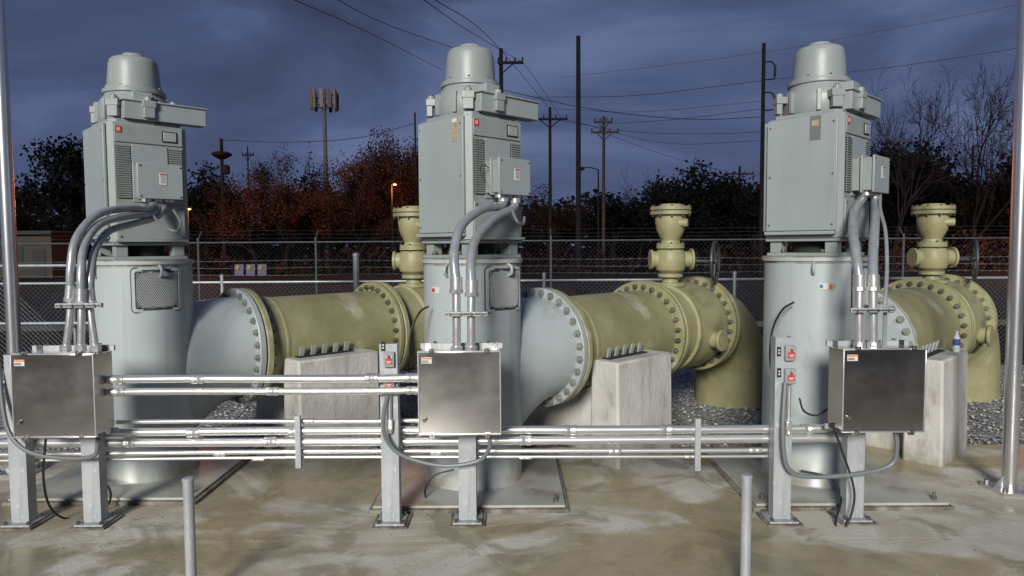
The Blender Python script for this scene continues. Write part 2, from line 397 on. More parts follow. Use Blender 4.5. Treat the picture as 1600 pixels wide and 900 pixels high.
for i in range(8):
    t=math.radians(i*45+22.5); rr=Matrix.Rotation(t,3,'Z'); b.box(rr@Vector((.29,0,3.36)),(.07,.035,.18),'motor',rr)
P.append(('bearing_bracket',b.mesh('bearing_bracket'),None,.004))
for a in(135,225,315,45,-90):
    b=MB(); t=math.radians(a); rr=Matrix.Rotation(t,3,'Z')
    b.box(rr@Vector((.33,0,3.40)),(.12,.11,.06),'motor',rr); b.box(rr@Vector((.36,0,3.33)),(.05,.09,.10),'motor',rr)
    c=rr@Vector((.35,0,3.425)); b.cyl(c,c+Vector((0,0,.035)),.032,'motor',seg=14); b.cyl(c+Vector((0,0,.03)),c+Vector((0,0,.05)),.018,'nut',seg=6)
    P.append(('lifting_arm',b.mesh('lifting_arm'),None,.004))
b=MB(); b.rev([(3.565,.238),(3.582,.238),(3.586,.222),(3.66,.218),(3.74,.212),(3.80,.205),(3.835,.195),(3.852,.178),(3.86,.155),(3.863,.10),(3.865,.095),(3.89,.093),(3.898,.085),(3.90,.06)],'motor',seg=56)
for i in range(8):
    t=math.radians(i*45); b.cyl((math.cos(t)*.230,math.sin(t)*.230,3.578),(math.cos(t)*.230,math.sin(t)*.230,3.592),.010,'nut',seg=6)
P.append(('fan_cap',b.mesh('fan_cap',50),None,0))
PUMPS=[(-3.45,6.55),(-.357,6.33),(2.73,6.33)]
plab=["grey vertical pump with louvered motor and perforated window","grey vertical pump with paper tag on its motor cover","grey vertical pump with small blue label on its column"]
pumps=[]
for (x,y),l in zip(PUMPS,plab):
    e=thing('vertical_pump',l,'pump',(x,y,0),R45,'row of vertical pumps'); inst(e,P); pumps.append(e)
def plate(pump,name,parts,bev=0):
    mb=MB()
    for c,s,k,r in parts: mb.box(c,s,k,r)
    put(name,mb.mesh(name),pump,bevel=bev)
def coltag(pump,ang,z,w,h,k,name,k2=None):
    mb=MB(); a=math.radians(ang)
    curved(mb,.4365,a-w/.87,a+w/.87,z-h/2,z+h/2,k,4,.003)
    if k2: curved(mb,.440,a-w/.87*.8,a-w/.87*.1,z-h*.3,z+h*.3,k2,2,.003)
    put(name,mb.mesh(name),pump)
coltag(pumps[1],-178,1.76,.10,.055,'white','name_tag','red')
coltag(pumps[2],-150,1.78,.07,.05,'white','name_tag','blue'); coltag(pumps[2],-141,1.775,.05,.06,'paper','data_tag','red')
plate(pumps[1],'paper_tag',[((-hb-.026,-.20,3.11),(.004,.08,.2),'paper',None),((-hb-.029,-.20,3.18),(.003,.06,.03),'white',None)])
plate(pumps[2],'paper_tag',[((-hb-.026,-.12,3.11),(.004,.09,.2),'greycable',None),((-hb-.029,-.12,3.15),(.003,.06,.05),'paper',None)])

# ---------------------------------------------------------------- DISCHARGE PIPE
OX=2.7; off=(OX,0,0); Q=[]
b=MB(off); b.rev([(1.0,.48),(1.8,.48),(2.64,.48)],'olive',(1,0,0),(0,0,1.13),72,False)
b.rev([(1.2,.481),(1.205,.486),(1.235,.486),(1.24,.481)],'olive',(1,0,0),(0,0,1.13),72,False)
Q.append(('pipe_spool',b.mesh('pipe_spool'),None,0))
b=MB(off); b.rev([(.925,.545),(.94,.545)],'dark',(1,0,0),(0,0,1.13),60); flange(b,.94,1.005,.588,'olive','nut',1,bolt=.03); b.rev([(1.005,.515),(1.03,.50),(1.08,.481)],'olive',(1,0,0),(0,0,1.13),60,False)
Q.append(('pipe_flange',b.mesh('pipe_flange'),None,0))
b=MB(off); flange(b,2.61,2.67,.59,'olive','nut',-1,bolt=.03); b.rev([(2.67,.545),(2.685,.545)],'dark',(1,0,0),(0,0,1.13),60); flange(b,2.685,2.75,.59,'olived','nut',1,bolt=.03)
Q.append(('pipe_flange',b.mesh('pipe_flange'),None,0))
b=MB(off); b.rev([(2.75,.50),(2.82,.49),(3.0,.50),(3.3,.53),(3.6,.54),(3.72,.52),(3.8,.50)],'olived',(1,0,0),(0,0,1.13),64,False)
b.rev([(3.05,.505),(3.06,.535),(3.11,.535),(3.12,.515)],'olived',(1,0,0),(0,0,1.13),64,False)
b.cyl((3.4,-.5,1.0),(3.4,-.60,1.0),.10,'olived'); b.cyl((3.4,-.6,1.0),(3.4,-.64,1.0),.13,'olived')
Q.append(('check_valve',b.mesh('check_valve'),None,.01))
b=MB(off); flange(b,3.78,3.85,.60,'olived','nut',-1,bolt=.03); flange(b,3.865,3.93,.60,'olive','nut',1,bolt=.03)
Q.append(('pipe_flange',b.mesh('pipe_flange'),None,0))
b=MB(off); path=[(3.90,0,1.13),(3.94,0,1.13)]
for i in range(1,21):
    t=math.pi/2*i/20; path.append((3.94+.88*math.sin(t),0,1.13-.88+.88*math.cos(t)))
path+=[(4.82,0,.1),(4.82,0,-.3)]
b.tube(path,.485,'olive',48,False); Q.append(('down_elbow',b.mesh('down_elbow'),None,0))
ax=3.25
b=MB(off)
b.rev([(1.60,.17),(1.63,.17),(1.635,.19),(1.675,.19),(1.68,.10),(1.74,.09),(1.745,.15),(1.785,.15),(1.79,.11)],'olived',org=(ax,0,0),seg=32,caps=False)
b.rev([(1.79,.12),(1.83,.17),(1.90,.19),(2.0,.19),(2.07,.16),(2.09,.12)],'olived',org=(ax,0,0),seg=32,caps=False)
hd=Vector((math.sqrt(.5),-math.sqrt(.5),0))
hw_=(hd*.8+Vector((-.1,-.9,0))).normalized()
b.cyl(Vector((ax,0,1.96))-hd*.22,Vector((ax,0,1.96))+hd*.24,.10,'olived'); b.cyl(Vector((ax,0,1.96))+hd*.24,Vector((ax,0,1.96))+hd*.27,.13,'olived')
b.cyl(Vector((ax,0,1.96))-hd*.25,Vector((ax,0,1.96))-hd*.22,.12,'olived')
b.rev([(2.09,.13),(2.095,.17),(2.15,.17),(2.155,.12),(2.19,.11),(2.25,.14),(2.32,.17),(2.42,.185),(2.49,.185),(2.50,.2)],'olived',org=(ax,0,0),seg=32,caps=False)
b.rev([(2.50,.21),(2.505,.245),(2.545,.245),(2.55,.22),(2.56,.245),(2.60,.245),(2.605,.15),(2.63,.13),(2.635,.10)],'olived',org=(ax,0,0),seg=32)
for i in range(10):
    t=2*math.pi*i/10; x=ax+.225*math.cos(t); y=.225*math.sin(t); b.cyl((x,y,2.48),(x,y,2.62),.014,'nut',seg=6)
    if i%2==0:
        x=ax+.15*math.cos(t); y=.15*math.sin(t); b.cyl((x,y,2.07),(x,y,2.17),.014,'nut',seg=6)
b.cyl((ax-.1,.0,2.4),(ax+.0,-.24,2.4),.05,'olived')
Q.append(('air_valve',b.mesh('air_valve'),None,0)); av=len(Q)-1
b=MB(off); hc=Vector((ax,0,1.93))+hd*.55; d,u,w=b.frame(hw_)
pts=[hc+(u*math.cos(2*math.pi*i/28)+w*math.sin(2*math.pi*i/28))*.235 for i in range(29)]
b.tube(pts,.019,'wheel',8,False)
for i in range(5):
    t=2*math.pi*i/5; b.cyl(hc,hc+(u*math.cos(t)+w*math.sin(t))*.235,.013,'wheel',seg=8)
b.cyl(hc-d*.03,hc+d*.03,.035,'wheel',seg=12)
b.cyl(Vector((ax,0,1.94))+hd*.24,hc,.022,'wheel',seg=10)
Q.append(('handwheel',b.mesh('handwheel'),av,0))
for i,(x,y) in enumerate(PUMPS):
    e=thing('discharge_pipe',["olive flanged discharge pipe partly behind a pump column","olive flanged discharge pipe resting on concrete saddle, with air valve","olive flanged discharge pipe bending down behind saddle with bottle"][i],'pipe',(x+OX*.70711,y+OX*.70711,0),R45,'olive discharge pipes')
    made=inst(e,Q)
    sh={0:-.10,1:0,2:.40}[i]
    if sh:
        L=1.64; s=(L+sh)/L; made[0].scale=(s,1,1); made[0].location=(-1.7+1.7*s,0,0)
        for j in(2,3,4,5,6): made[j].location=(sh,0,0)

# ---------------------------------------------------------------- CONCRETE SADDLES
b=MB((1.6,0,0))
b.prism([(-.775,-.02),(-.755,1.02),(-.435,1.02),(-.415,-.02)],'x',1.16,2.10,'conc'); sm=b.mesh('saddle_pier')
b=MB((1.6,0,0)); zc=1.13; r=.486; prof=[(-.42,-.02),(-.42,.84)]
for i in range(0,19):
    a=math.radians(217)+math.radians(106)*i/18
    prof.append((r*math.cos(a),zc+r*math.sin(a)))
prof+=[(.42,.80),(.80,.66),(.86,-.02)]
b.prism(prof,'x',1.45,2.06,'conc'); sw=b.mesh('cradle_wall')
fins=[]
for i in range(5):
    b=MB((1.6,0,0)); x=1.32+i*.13; b.box((x,-.53,1.07),(.05,.015,.12),'galv',Matrix.Rotation(.25,3,'X')); b.cyl((x,-.50,1.02),(x,-.50,1.07),.014,'nut',seg=6); fins.append(b.mesh('strap_fin'))
b=MB((1.6,0,0)); b.box((1.58,-.54,1.026),(.64,.10,.012),'dark'); br=b.mesh('bearing_strip')
for i,(x,y) in enumerate(PUMPS):
    e=thing('concrete_saddle',["weathered concrete saddle block under the olive pipe","tall concrete saddle block with metal strap fins","concrete saddle block with plastic bottle on top"][i],'concrete block',(x+1.6*.70711,y+1.6*.70711,0),R45,'concrete pipe saddles')
    put('saddle_pier',sm,e,bevel=.022); put('cradle_wall',sw,e,bevel=.015); put('bearing_strip',br,e)
    for f in fins: put('strap_fin',f,e)
b=MB(); b.rev([(0,.028),(.004,.033),(.06,.033),(.065,.031),(.07,.033),(.14,.033),(.165,.026),(.185,.013),(.20,.013)],'plastic',seg=20); bm_=b.mesh('bottle_body')
e=thing('water_bottle',"clear plastic water bottle with blue label on a concrete block",'bottle',(4.56,7.18,1.02)); put('bottle_body',bm_,e)
b=MB(); b.rev([(.07,.0345),(.135,.0345)],'blue',seg=20,caps=False); put('bottle_wrap',b.mesh('bottle_wrap'),e)
b=MB(); b.rev([(.195,.016),(.218,.016)],'white',seg=14); put('bottle_cap',b.mesh('bottle_cap'),e)

# ---------------------------------------------------------------- POSTS & CABINETS
def post(X,Y,top,label):
    e=thing('support_post',label,'post',(X,Y,0),0,'galvanised support posts')
    b=MB(); w=.068;
    b.prism([(-w,-.05),(w,-.05),(w,.05),(w-.012,.05),(w-.012,-.038),(-w+.012,-.038),(-w+.012,.05),(-w,.05)],'z',.014,top,'galv'); put('post_shaft',b.mesh('post_shaft'),e,bevel=.002)
    b=MB(); b.box((0,0,.021),(.22,.22,.014),'galv'); put('foot_plate',b.mesh('foot_plate'),e,bevel=.002)
    for sx in(-1,1):
        for sy in(-1,1): b=MB(); b.cyl((sx*.088,sy*.088,.026),(sx*.088,sy*.088,.05),.014,'nut',seg=6); put('anchor_bolt',b.mesh('anchor_bolt'),e)
    b=MB(); b.box((0,0,.007),(.27,.27,.0138),'grout'); put('grout_bed',b.mesh('grout_bed'),e)
    return e
posts=[post(-3.80,5.36,1.33,"galvanised channel post beside steel cabinet"),post(-3.243,5.36,.80,"short galvanised post carrying steel cabinet"),
 post(-.94,5.34,1.40,"galvanised channel post with two red switch stations"),post(-.352,5.36,.80,"short galvanised post carrying steel cabinet"),
 post(2.06,5.34,1.43,"galvanised channel post with two red switch stations"),post(2.63,5.36,.80,"short galvanised post carrying steel cabinet")]
C=[]
b=MB(); W_=.587; b.box((0,.13,W_/2),(W_,.235,W_),'steel'); C.append(('cabinet_body',b.mesh('cabinet_body'),None,.004))
b=MB(); b.box((0,.005,W_/2),(W_+.012,.012,W_+.012),'steel')
b.box((0,.015,W_+.008),(W_+.02,.03,.012),'alu'); b.box((0,.0,-.008),(W_+.02,.03,.008),'alu')
for sx in(-1,1): b.box((sx*(W_/2+.003),-.002,W_/2),(.010,.010,W_),'alu')
C.append(('door',b.mesh('door'),None,.003)); di=len(C)-1
for x in(-.2,.2):
    for z in(-.014,W_+.016): b=MB(); b.box((x,-.004,z),(.035,.032,.03),'steel'); b.cyl((x,-.018,z),(x,-.028,z),.008,'nut',seg=8); C.append(('latch',b.mesh('latch'),di,0))
b=MB(); b.cyl((-W_/2+.04,.0,.1),(-W_/2+.04,-.02,.1),.016,'nut',seg=12); C.append(('lock',b.mesh('lock'),di,0))
b=MB(); b.box((-.235,-.0035,.535),(.075,.003,.045),'white'); b.box((-.235,-.0065,.55),(.07,.003,.012),'orange'); b.box((-.245,-.0065,.532),(.04,.003,.004),'dark'); b.box((-.245,-.0065,.523),(.05,.003,.004),'dark')
C.append(('warning_label',b.mesh('cabinet_label'),di,0))
for z in(W_+.018,-.03):
    b=MB(); b.box((0,.258,z),(.62,.02,.04),'galv')
    for x in(-.2,-.06,.06,.2): b.cyl((x,.258,z+.018),(x,.258,z+.034),.013,'nut',seg=6)
    for x in(-.25,.25): b.box((x,.243,z),(.04,.012,.05),'steel')
    C.append(('mounting_bracket',b.mesh('mounting_bracket'),None,0))
for X in(-3.325,-.385,2.69):
    e=thing('control_cabinet',"square stainless steel control cabinet on galvanised post",'electrical cabinet',(X,5.045,.777),0,'stainless control cabinets'); inst(e,C)
def station(X,Z):
    e=thing('switch_station',"small red and grey push button station on post",'switch',(X,5.27,Z),0,'red switch stations')
    b=MB(); b.box((0,-.0,0),(.080,.04,.115),'motorlight'); put('switch_box',b.mesh('switch_box'),e,bevel=.005)
    b=MB(); b.box((0,-.0225,-.004),(.058,.004,.072),'galv'); b.box((0,-.026,-.012),(.052,.004,.046),'red'); b.box((0,-.0285,-.012),(.036,.003,.006),'white'); b.box((0,-.0285,-.024),(.026,.003,.004),'white'); put('face_plate',b.mesh('face_plate'),e)
    b=MB(); b.cyl((0,-.024,.026),(0,-.048,.026),.010,'red',seg=14); put('button',b.mesh('button'),e)
for X in(-.93,2.075): 
    for Z in(1.285,1.11): station(X+(.02 if X>0 else 0),Z+(.03 if X>0 else 0))
# ---------------------------------------------------------------- HORIZONTAL CONDUITS
def conduit(pts,r,label="silver rigid conduit running between the posts",coup=(),k='alu'):
    c=sum((Vector(p) for p in pts),Vector())/len(pts); e=thing('rigid_conduit',label,'conduit',tuple(c),0,'silver rigid conduits')
    b=MB(c); b.tube(pts,r,k,14); put('conduit_tube',b.mesh('conduit_tube'),e)
    for x in coup:
        b=MB(c); p=Vector(pts[0]); b.rev([(-.05,r*1.02),(-.045,r*1.2),(-.01,r*1.22),(-.005,r*1.12),(.005,r*1.12),(.01,r*1.22),(.045,r*1.2),(.05,r*1.02)],k,(1,0,0),(x,p.y,p.z),16)
        put('coupling',b.mesh('coupling'),e)
yc=5.44
def sag(x0,x1,y,z,dz=.004,n=8): return [(x0+(x1-x0)*i/n,y,z-dz*math.sin(math.pi*i/n*2.0+x0)) for i in range(n+1)]
def endup(x,z,R=.12,top=.9): return [(x+R*math.sin(a),yc,z+R-R*math.cos(a)) for a in(.4,.8,1.2,1.57)]+[(x+R,yc,top)]
conduit(sag(-3.02,-.68,5.22,1.152),.031,coup=(-2.95,-2.35,-1.05,-.75))
conduit(sag(-3.02,-.68,5.22,1.058),.027,coup=(-2.95,-1.8,-.75))
conduit(sag(-3.1,-.72,yc,.775),.017,coup=(-1.6,))
conduit(sag(-4.0,2.45,yc,.694,.005,14)+endup(2.45,.694,.09),.033,coup=(-2.5,-1.7,.45,1.2,2.3))
conduit([(-4.5,yc,.613),(-1,yc,.609),(1,yc,.612),(2.6,yc,.613)]+endup(2.6,.613),.034,coup=(-3.0,-1.9,.1,2.1))
conduit(sag(-4.5,2.0,yc,.527,.006,14),.018,coup=(-2.3,-.6,.8,1.9))
conduit(sag(-4.5,2.0,yc,.48,.007,14),.013,coup=(-2.0,.1,1.4))
for px,z0,z1 in((465,.42,.83),(1088,.38,.79)):
    X=at(px,690,5.4).x; e=thing('strut_clamp',"short vertical strut clamping the conduits together",'bracket',(X,5.395,z0),0,'strut clamps')
    b=MB(); b.prism([(-.021,-.02),(.021,-.02),(.021,.02),(.016,.02),(.016,-.014),(-.016,-.014),(-.016,.02),(-.021,.02)],'z',0,z1-z0,'galv'); put('strut_channel',b.mesh('strut_channel'),e)
    for z in(.48,.527,.613,.694): b=MB(); b.box((0,.012,z-z0),(.03,.02,.02),'nut'); put('clamp',b.mesh('clamp'),e)
# ---------------------------------------------------------------- FLEX CONDUITS
def flexc(pix,r,rr,lab,split):
    pts=[at(*p) for p in pix]; c=pts[-1]
    e=thing('flexible_conduit',lab,'conduit',tuple(c),0,'flexible motor conduits')
    b=MB(c); b.tube(smoothpath(pts[:split+1],8),r,'flex',14)
    put('flexible_hose',b.mesh('flexible_hose'),e)
    p=pts[split]; q=pts[-1]; d=(q-p).normalized()
    b=MB(c); b.cyl(p-d*.06,p+d*.05,r*1.25,'alu',seg=16); b.cyl(p+d*.03,p+d*.06,r*1.4,'alu',seg=8); put('hose_coupling',b.mesh('hose_coupling'),e)
    b=MB(c); b.cyl(pts[0]+Vector((0,0,.02)),pts[0]-Vector((0,0,.015)),r*1.25,'alu',seg=16); put('hose_coupling',b.mesh('hose_coupling'),e)
    b=MB(c); b.tube(smoothpath(pts[split:],4),rr,'alu',14); b.cyl(q,q+Vector((0,0,.05)),rr*1.5,'alu',seg=8); put('rigid_end',b.mesh('rigid_end'),e)
lab="grey flexible hose curving from motor terminal box to cabinet"
flexc([(787,312,5.98),(783,322,5.93),(755,326,5.7),(722,352,5.42),(710,395,5.25),(713,445,5.17),(713,490,5.16),(713,551,5.16)],.036,.031,lab,5)
flexc([(806,314,6.05),(802,326,6.0),(775,340,5.75),(745,372,5.42),(736,408,5.25),(737,450,5.17),(736,490,5.16),(736,551,5.16)],.036,.031,lab,5)
flexc([(240,316,6.22),(232,323,6.1),(195,322,5.8),(152,332,5.5),(120,368,5.27),(111,412,5.19),(110,455,5.18),(109,490,5.17),(102,545,5.17)],.030,.026,lab,6)
flexc([(248,318,6.27),(238,330,6.15),(200,334,5.8),(157,346,5.5),(133,378,5.3),(127,420,5.2),(127,460,5.18),(127,490,5.17),(126,545,5.17)],.030,.026,lab,6)
flexc([(255,320,6.3),(245,336,6.2),(205,347,5.85),(170,358,5.6),(149,387,5.38),(142,425,5.26),(141,460,5.24),(142,490,5.22),(150,545,5.22)],.028,.025,lab,6)
flexc([(1350,308,6.02),(1346,316,5.95),(1336,335,5.7),(1334,370,5.4),(1339,410,5.24),(1343,445,5.18),(1342,490,5.17),(1342,548,5.17)],.036,.031,lab,5)
flexc([(1367,310,6.05),(1368,322,6.0),(1368,345,5.7),(1366,375,5.45),(1364,410,5.27),(1364,445,5.18),(1364,490,5.17),(1364,548,5.17)],.036,.031,lab,5)
for (x0,x1,y,D) in((87,160,473,5.12),(694,762,490,5.1),(1328,1396,488,5.1)):
    p=at((x0+x1)/2,y,D); w=(x1-x0)*D/F; e=thing('clamp_bar',"short horizontal strut bar clamping vertical conduits",'bracket',tuple(p),0,'clamp bars')
    b=MB(); b.box((0,0,0),(w,.03,.032),'galv'); b.box((0,-.018,0),(w*.96,.006,.012),'nut'); put('bar',b.mesh('bar'),e,bevel=.003)
    for i in range(4):
        b=MB(); xx=-w*.36+i*w*.24; b.cyl((xx,-.010,0),(xx,-.03,0),.011,'nut',seg=6); b.box((xx,.03,.0),(.012,.07,.026),'galv'); put('clamp',b.mesh('clamp'),e)
def cable(pix,r,k,lab):
    pts=[at(*p) for p in pix]; c=pts[0]; b=MB(c); b.tube(smoothpath(pts,8),r,k,8)
    put('cable',b.mesh('cable'),None,tuple(c),label=lab,cat='cable',group='loose cables')
lb="thin black cable hanging in a loose loop"; lg="grey flexible cable looping between posts"
cable([(669,478,5.95),(655,488,5.85),(641,520,5.8),(638,570,5.75),(645,620,5.7),(660,650,5.75)],.009,'cable',lb)
cable([(1240,475,5.93),(1222,487,5.85),(1206,520,5.75),(1203,570,5.65),(1213,605,5.6)],.009,'cable',lb)
cable([(605,615,5.25),(598,650,5.2),(602,685,5.2),(630,712,5.2),(690,727,5.2),(745,720,5.2),(763,700,5.18),(763,682,5.18)],.016,'greycable',lg)
cable([(1226,600,5.25),(1222,680,5.2),(1230,735,5.2),(1270,748,5.2),(1350,742,5.2),(1392,728,5.2),(1400,700,5.18),(1397,676,5.18)],.018,'greycable',lg)
cable([(-3,560,5.3),(3,630,5.25),(15,675,5.22),(45,702,5.2),(100,712,5.2),(145,708,5.2),(152,682,5.18)],.017,'greycable',lg)
cable([(70,682,5.2),(66,740,5.2),(75,785,5.3),(100,806,5.45),(140,802,5.5),(168,782,5.65),(168,758,5.8),(146,744,6.0)],.009,'cable',lb)
cable([(1298,664,5.2),(1315,710,5.2),(1332,765,5.2),(1330,800,5.2),(1318,828,5.2),(1306,834,5.2),(1304,815,5.25),(1312,780,5.4),(1295,750,5.8),(1250,738,5.9)],.009,'cable',lb)
cable([(1248,625,5.6),(1255,645,5.6),(1275,652,5.6),(1295,640,5.6)],.008,'cable',lb)
cable([(664,782,5.75),(663,762,5.7),(678,742,5.7),(708,733,5.7)],.008,'cable',lb)
cable([(235,325,6.2),(250,345,6.0),(275,358,5.95),(283,345,6.1),(272,325,6.25)],.011,'greycable',"thin grey cable looping below terminal box")
cable([(800,325,5.9),(808,345,5.8),(818,350,5.9),(820,340,6.0)],.013,'greycable',"thin grey cable looping below terminal box")
cable([(1376,305,6.05),(1376,330,5.8),(1384,365,5.5),(1386,420,5.3),(1383,480,5.18),(1381,545,5.17)],.014,'flex',"thin grey cable dropping from terminal box to cabinet")
cable([(765,262,5.9),(755,256,5.85),(752,268,5.85),(760,285,5.85)],.004,'cable',"thin black cable at motor louver")
for X,Z in((-.93,.98),(2.09,.95)):
    e=thing('conduit_fitting',"small cast conduit fitting on post",'conduit fitting',(X,5.265,Z),0,'post fittings')
    b=MB(); b.cyl((0,0,-.16),(0,0,.12),.016,'alu',seg=12); put('riser',b.mesh('riser'),e)
    b=MB(); b.box((0,0,-.19),(.045,.04,.08),'alu'); b.cyl((0,0,-.22),(0,0,-.26),.02,'alu',seg=10); put('fitting_body',b.mesh('fitting_body'),e,bevel=.008)
for px,py in((1217,552),(1217,585),(598,540)):
    p=at(px,py,5.28); b=MB(); b.box((0,0,0),(.03,.004,.07),'dark'); b.box((0,-.003,.01),(.012,.003,.012),'white'); b.box((0,-.003,-.012),(.012,.003,.012),'white')
    put('tag_plate',b.mesh('tag_plate'),None,(p.x,5.285,p.z),label="small black tag plate with white marks on post",cat='tag',group='tag plates')

# ---------------------------------------------------------------- foreground stubs, tall poles
for px in(292,1165):
    p=at(px,745,4.1); e=thing('stub_pipe',"pale thin upright pipe stub standing in slab",'post',(p.x,4.1,0),0,'pipe stubs')
    b=MB(); b.cyl((0,0,0),(0,0,p.z-.012),.031,'galv',seg=24); put('stub_shaft',b.mesh('stub_shaft'),e)
    b=MB(); b.rev([(p.z-.012,.034),(p.z,.034),(p.z+.006,.028)],'galv',seg=24); put('stub_cap',b.mesh('stub_cap'),e)
for X,Y in((4.27,5.95),(-4.70,6.6)):
    e=thing('canopy_pole',"tall shiny metal pole bolted to slab",'pole',(X,Y,0),0,'tall metal poles')
    b=MB(); b.cyl((0,0,.03),(0,0,5.6),.06,'steelpole',seg=32); put('pole_shaft',b.mesh('pole_shaft'),e)
    b=MB(); b.box((0,0,.015),(.30,.30,.03),'steelpole'); 
    for sx in(-1,1): b.prism([(sx*.055,.03),(sx*.14,.03),(sx*.055,.14)],'y',-.006,.006,'steelpole')
    put('pole_base',b.mesh('pole_base'),e)
    for sx in(-1,1):
        for sy in(-1,1): b=MB(); b.cyl((sx*.115,sy*.115,.028),(sx*.115,sy*.115,.065),.02,'nut',seg=6); put('anchor_bolt',b.mesh('anchor_bolt'),e)

# ---------------------------------------------------------------- GROUND
def sheet(name,x0,x1,y0,y1,z,k,kind='structure'):
    b=MB(); b.add([(x0,y0,z),(x1,y0,z),(x1,y1,z),(x0,y1,z)],[(0,1,2,3)],k); return put(name,b.mesh(name),kind=kind)
sheet('ground',-700,700,-300,1200,-.12,'grass')
sheet('gravel_bed',-14,16,6.0,12.5,-.04,'gravel')
b=MB()
b.box((0,(1.6+5.0)/2,-.08),(28,3.398,.16),'slab')  # unseen near part left out so cabinet reflections stay dark
b.box((0,(5.001+7.35)/2,-.08),(28,7.35-5.001,.16),'slab')
put('concrete_slab',b.mesh('concrete_slab'),kind='structure')
sheet('asphalt_lot',-120,140,19.5,42,-.1,'asph')
b=MB(); b.box((10,19.4,-.05),(260,.15,.14),'kerb'); put('kerb',b.mesh('kerb'),kind='structure')
b=MB(); rnd=random.Random(3)
def stone(x,y,z,s,jit):
    o=[Vector(((rnd.uniform(.6,1.2) if jit else 1)*s*a,(rnd.uniform(.6,1.2) if jit else 1)*s*c,.7*s*d)) for a,c,d in((1,0,0),(-1,0,0),(0,1,0),(0,-1,0),(0,0,1),(0,0,-.6))]
    r3=Matrix.Rotation(rnd.random()*6,3,'Z')
    b.add([r3@q+Vector((x,y,z+s*.4)) for q in o],[(0,2,4),(2,1,4),(1,3,4),(3,0,4),(2,0,5),(1,2,5),(3,1,5),(0,3,5)],'stone')
for i in range(7500): stone(rnd.uniform(-5,9.5),7.36+rnd.random()**1.4*4.5,-.035,rnd.uniform(.012,.034),True)
for i in range(600):
    stone(rnd.uniform(-4.6,6),rnd.uniform(6.3,7.35) if rnd.random()<.65 else rnd.uniform(3.6,6.3),0,rnd.uniform(.003,.010),True)
put('gravel_stones',b.mesh('gravel_stones',smooth=False),kind='stuff',label="loose grey gravel around the pump slab",cat='gravel')

# ---------------------------------------------------------------- FENCES
def fence(name,label,Y,x0,x1,top,postxs,pr,arm,pitchm,wr,big=None,base=-.04,k='fence',strands=3):
    e=thing(name,label,'fence',((x0+x1)/2,Y,base),0,None); off=Vector(((x0+x1)/2,Y,base))
    for X in postxs:
        b=MB(off); rr=pr*(1.7 if X==big else 1); hh=top+(.40 if X==big else .08)
        b.cyl((X,Y,base),(X,Y,hh),rr,k,seg=12); b.rev([(hh,rr*1.15),(hh+.03,rr*1.1),(hh+.05,rr*.5)],k,org=(X,Y,0),seg=12)
        if arm: b.tube([(X,Y,top+.05),(X+arm[0],Y+arm[1],top+arm[2])],.014,k,6)
        put('fence_post',b.mesh('fence_post'),e)
    b=MB(off); b.cyl((x0,Y,top),(x1,Y,top),pr*.72,k,seg=10); put('top_rail',b.mesh('top_rail'),e)
    b=MB(off); h=top-base-.04; n=int((x1-x0+h)/pitchm)
    for s in(1,-1):
        for i in range(n):
            xa=x0-h+i*pitchm; za,zb=base+.02,base+.02+h
            ta=max(0,(x0-xa)/h); tb=min(1,(x1-xa)/h)
            if tb<=ta: continue
            pA=(xa+h*ta,Y+.004*s,za+h*ta); pB=(xa+h*tb,Y+.004*s,za+h*tb)
            if s<0: pA=(pA[0],pA[1],zb-h*ta); pB=(pB[0],pB[1],zb-h*tb)
            b.cyl(pA,pB,wr,k,seg=3,caps=False)
    put('chain_link_mesh',b.mesh('chain_link_mesh',smooth=False),e)
    b=MB(off)
    for j in range(strands):
        t=(j+1)/3; 
        ay=arm[1]*t if arm else 0; az=(arm[2]*t if arm else .11*(j+1)); 
        pts=[]
        kk=int((x1-x0)/.5)
        for i in range(kk+1):
            x=x0+(x1-x0)*i/kk; pts.append((x,Y+ay,top+az+.008*math.sin(x*2.1+j)))
        b.tube(pts,.0035,k,3,False)
        x=x0
        while x<x1 and Y<14:
            x+=.13; p=Vector((x,Y+ay,top+az)); b.tube([p+Vector((-.012,0,-.02)),p+Vector((.012,0,.02))],.0025,k,3,False)
    put('barbed_wire',b.mesh('barbed_wire',smooth=False),e)
near=[-9.2,-6.8,-4.49,-2.41,.5,3.45,6.4,9.3]
fence('chain_link_fence',"grey chain link fence with barbed wire along the gravel",10.9,-10,12,1.60,near,.03,None,.075,.0018,big=-2.41)
far=[-20+3.0*i for i in range(17)]
fence('chain_link_fence',"tall dull chain link fence with outward barbed wire arms",18,-21,29,2.27,far,.03,(.0,.22,.30),.12,.0020,base=-.12,k='fenced')
e=thing('chain_link_gate',"galvanised gate frame standing in the compound fence",'gate',(-7.3,10.7,-.04)); b=MB((-7.3,10.7,-.04))
for X in(-8.3,-6.2): b.cyl((X,10.7,0),(X,10.7,1.9),.03,'fence',seg=10)
for z in(.1,1.0,1.88): b.cyl((-8.3,10.7,z),(-6.2,10.7,z),.025,'fence',seg=10)
put('gate_frame',b.mesh('gate_frame'),e)
b=MB((-7.3,10.7,-.04))
for i in range(28): 
    z0=.1; x=-8.3+i*.075; L=min(1.78,-6.2-x); b.cyl((x,10.7,z0),(x+L,10.7,z0+L),.002,'fence',seg=3,caps=False); x2=-6.2-i*.075; L=min(1.78,x2+8.3); b.cyl((x2,10.705,z0),(x2-L,10.705,z0+L),.002,'fence',seg=3,caps=False)
put('gate_mesh',b.mesh('gate_mesh',smooth=False),e)
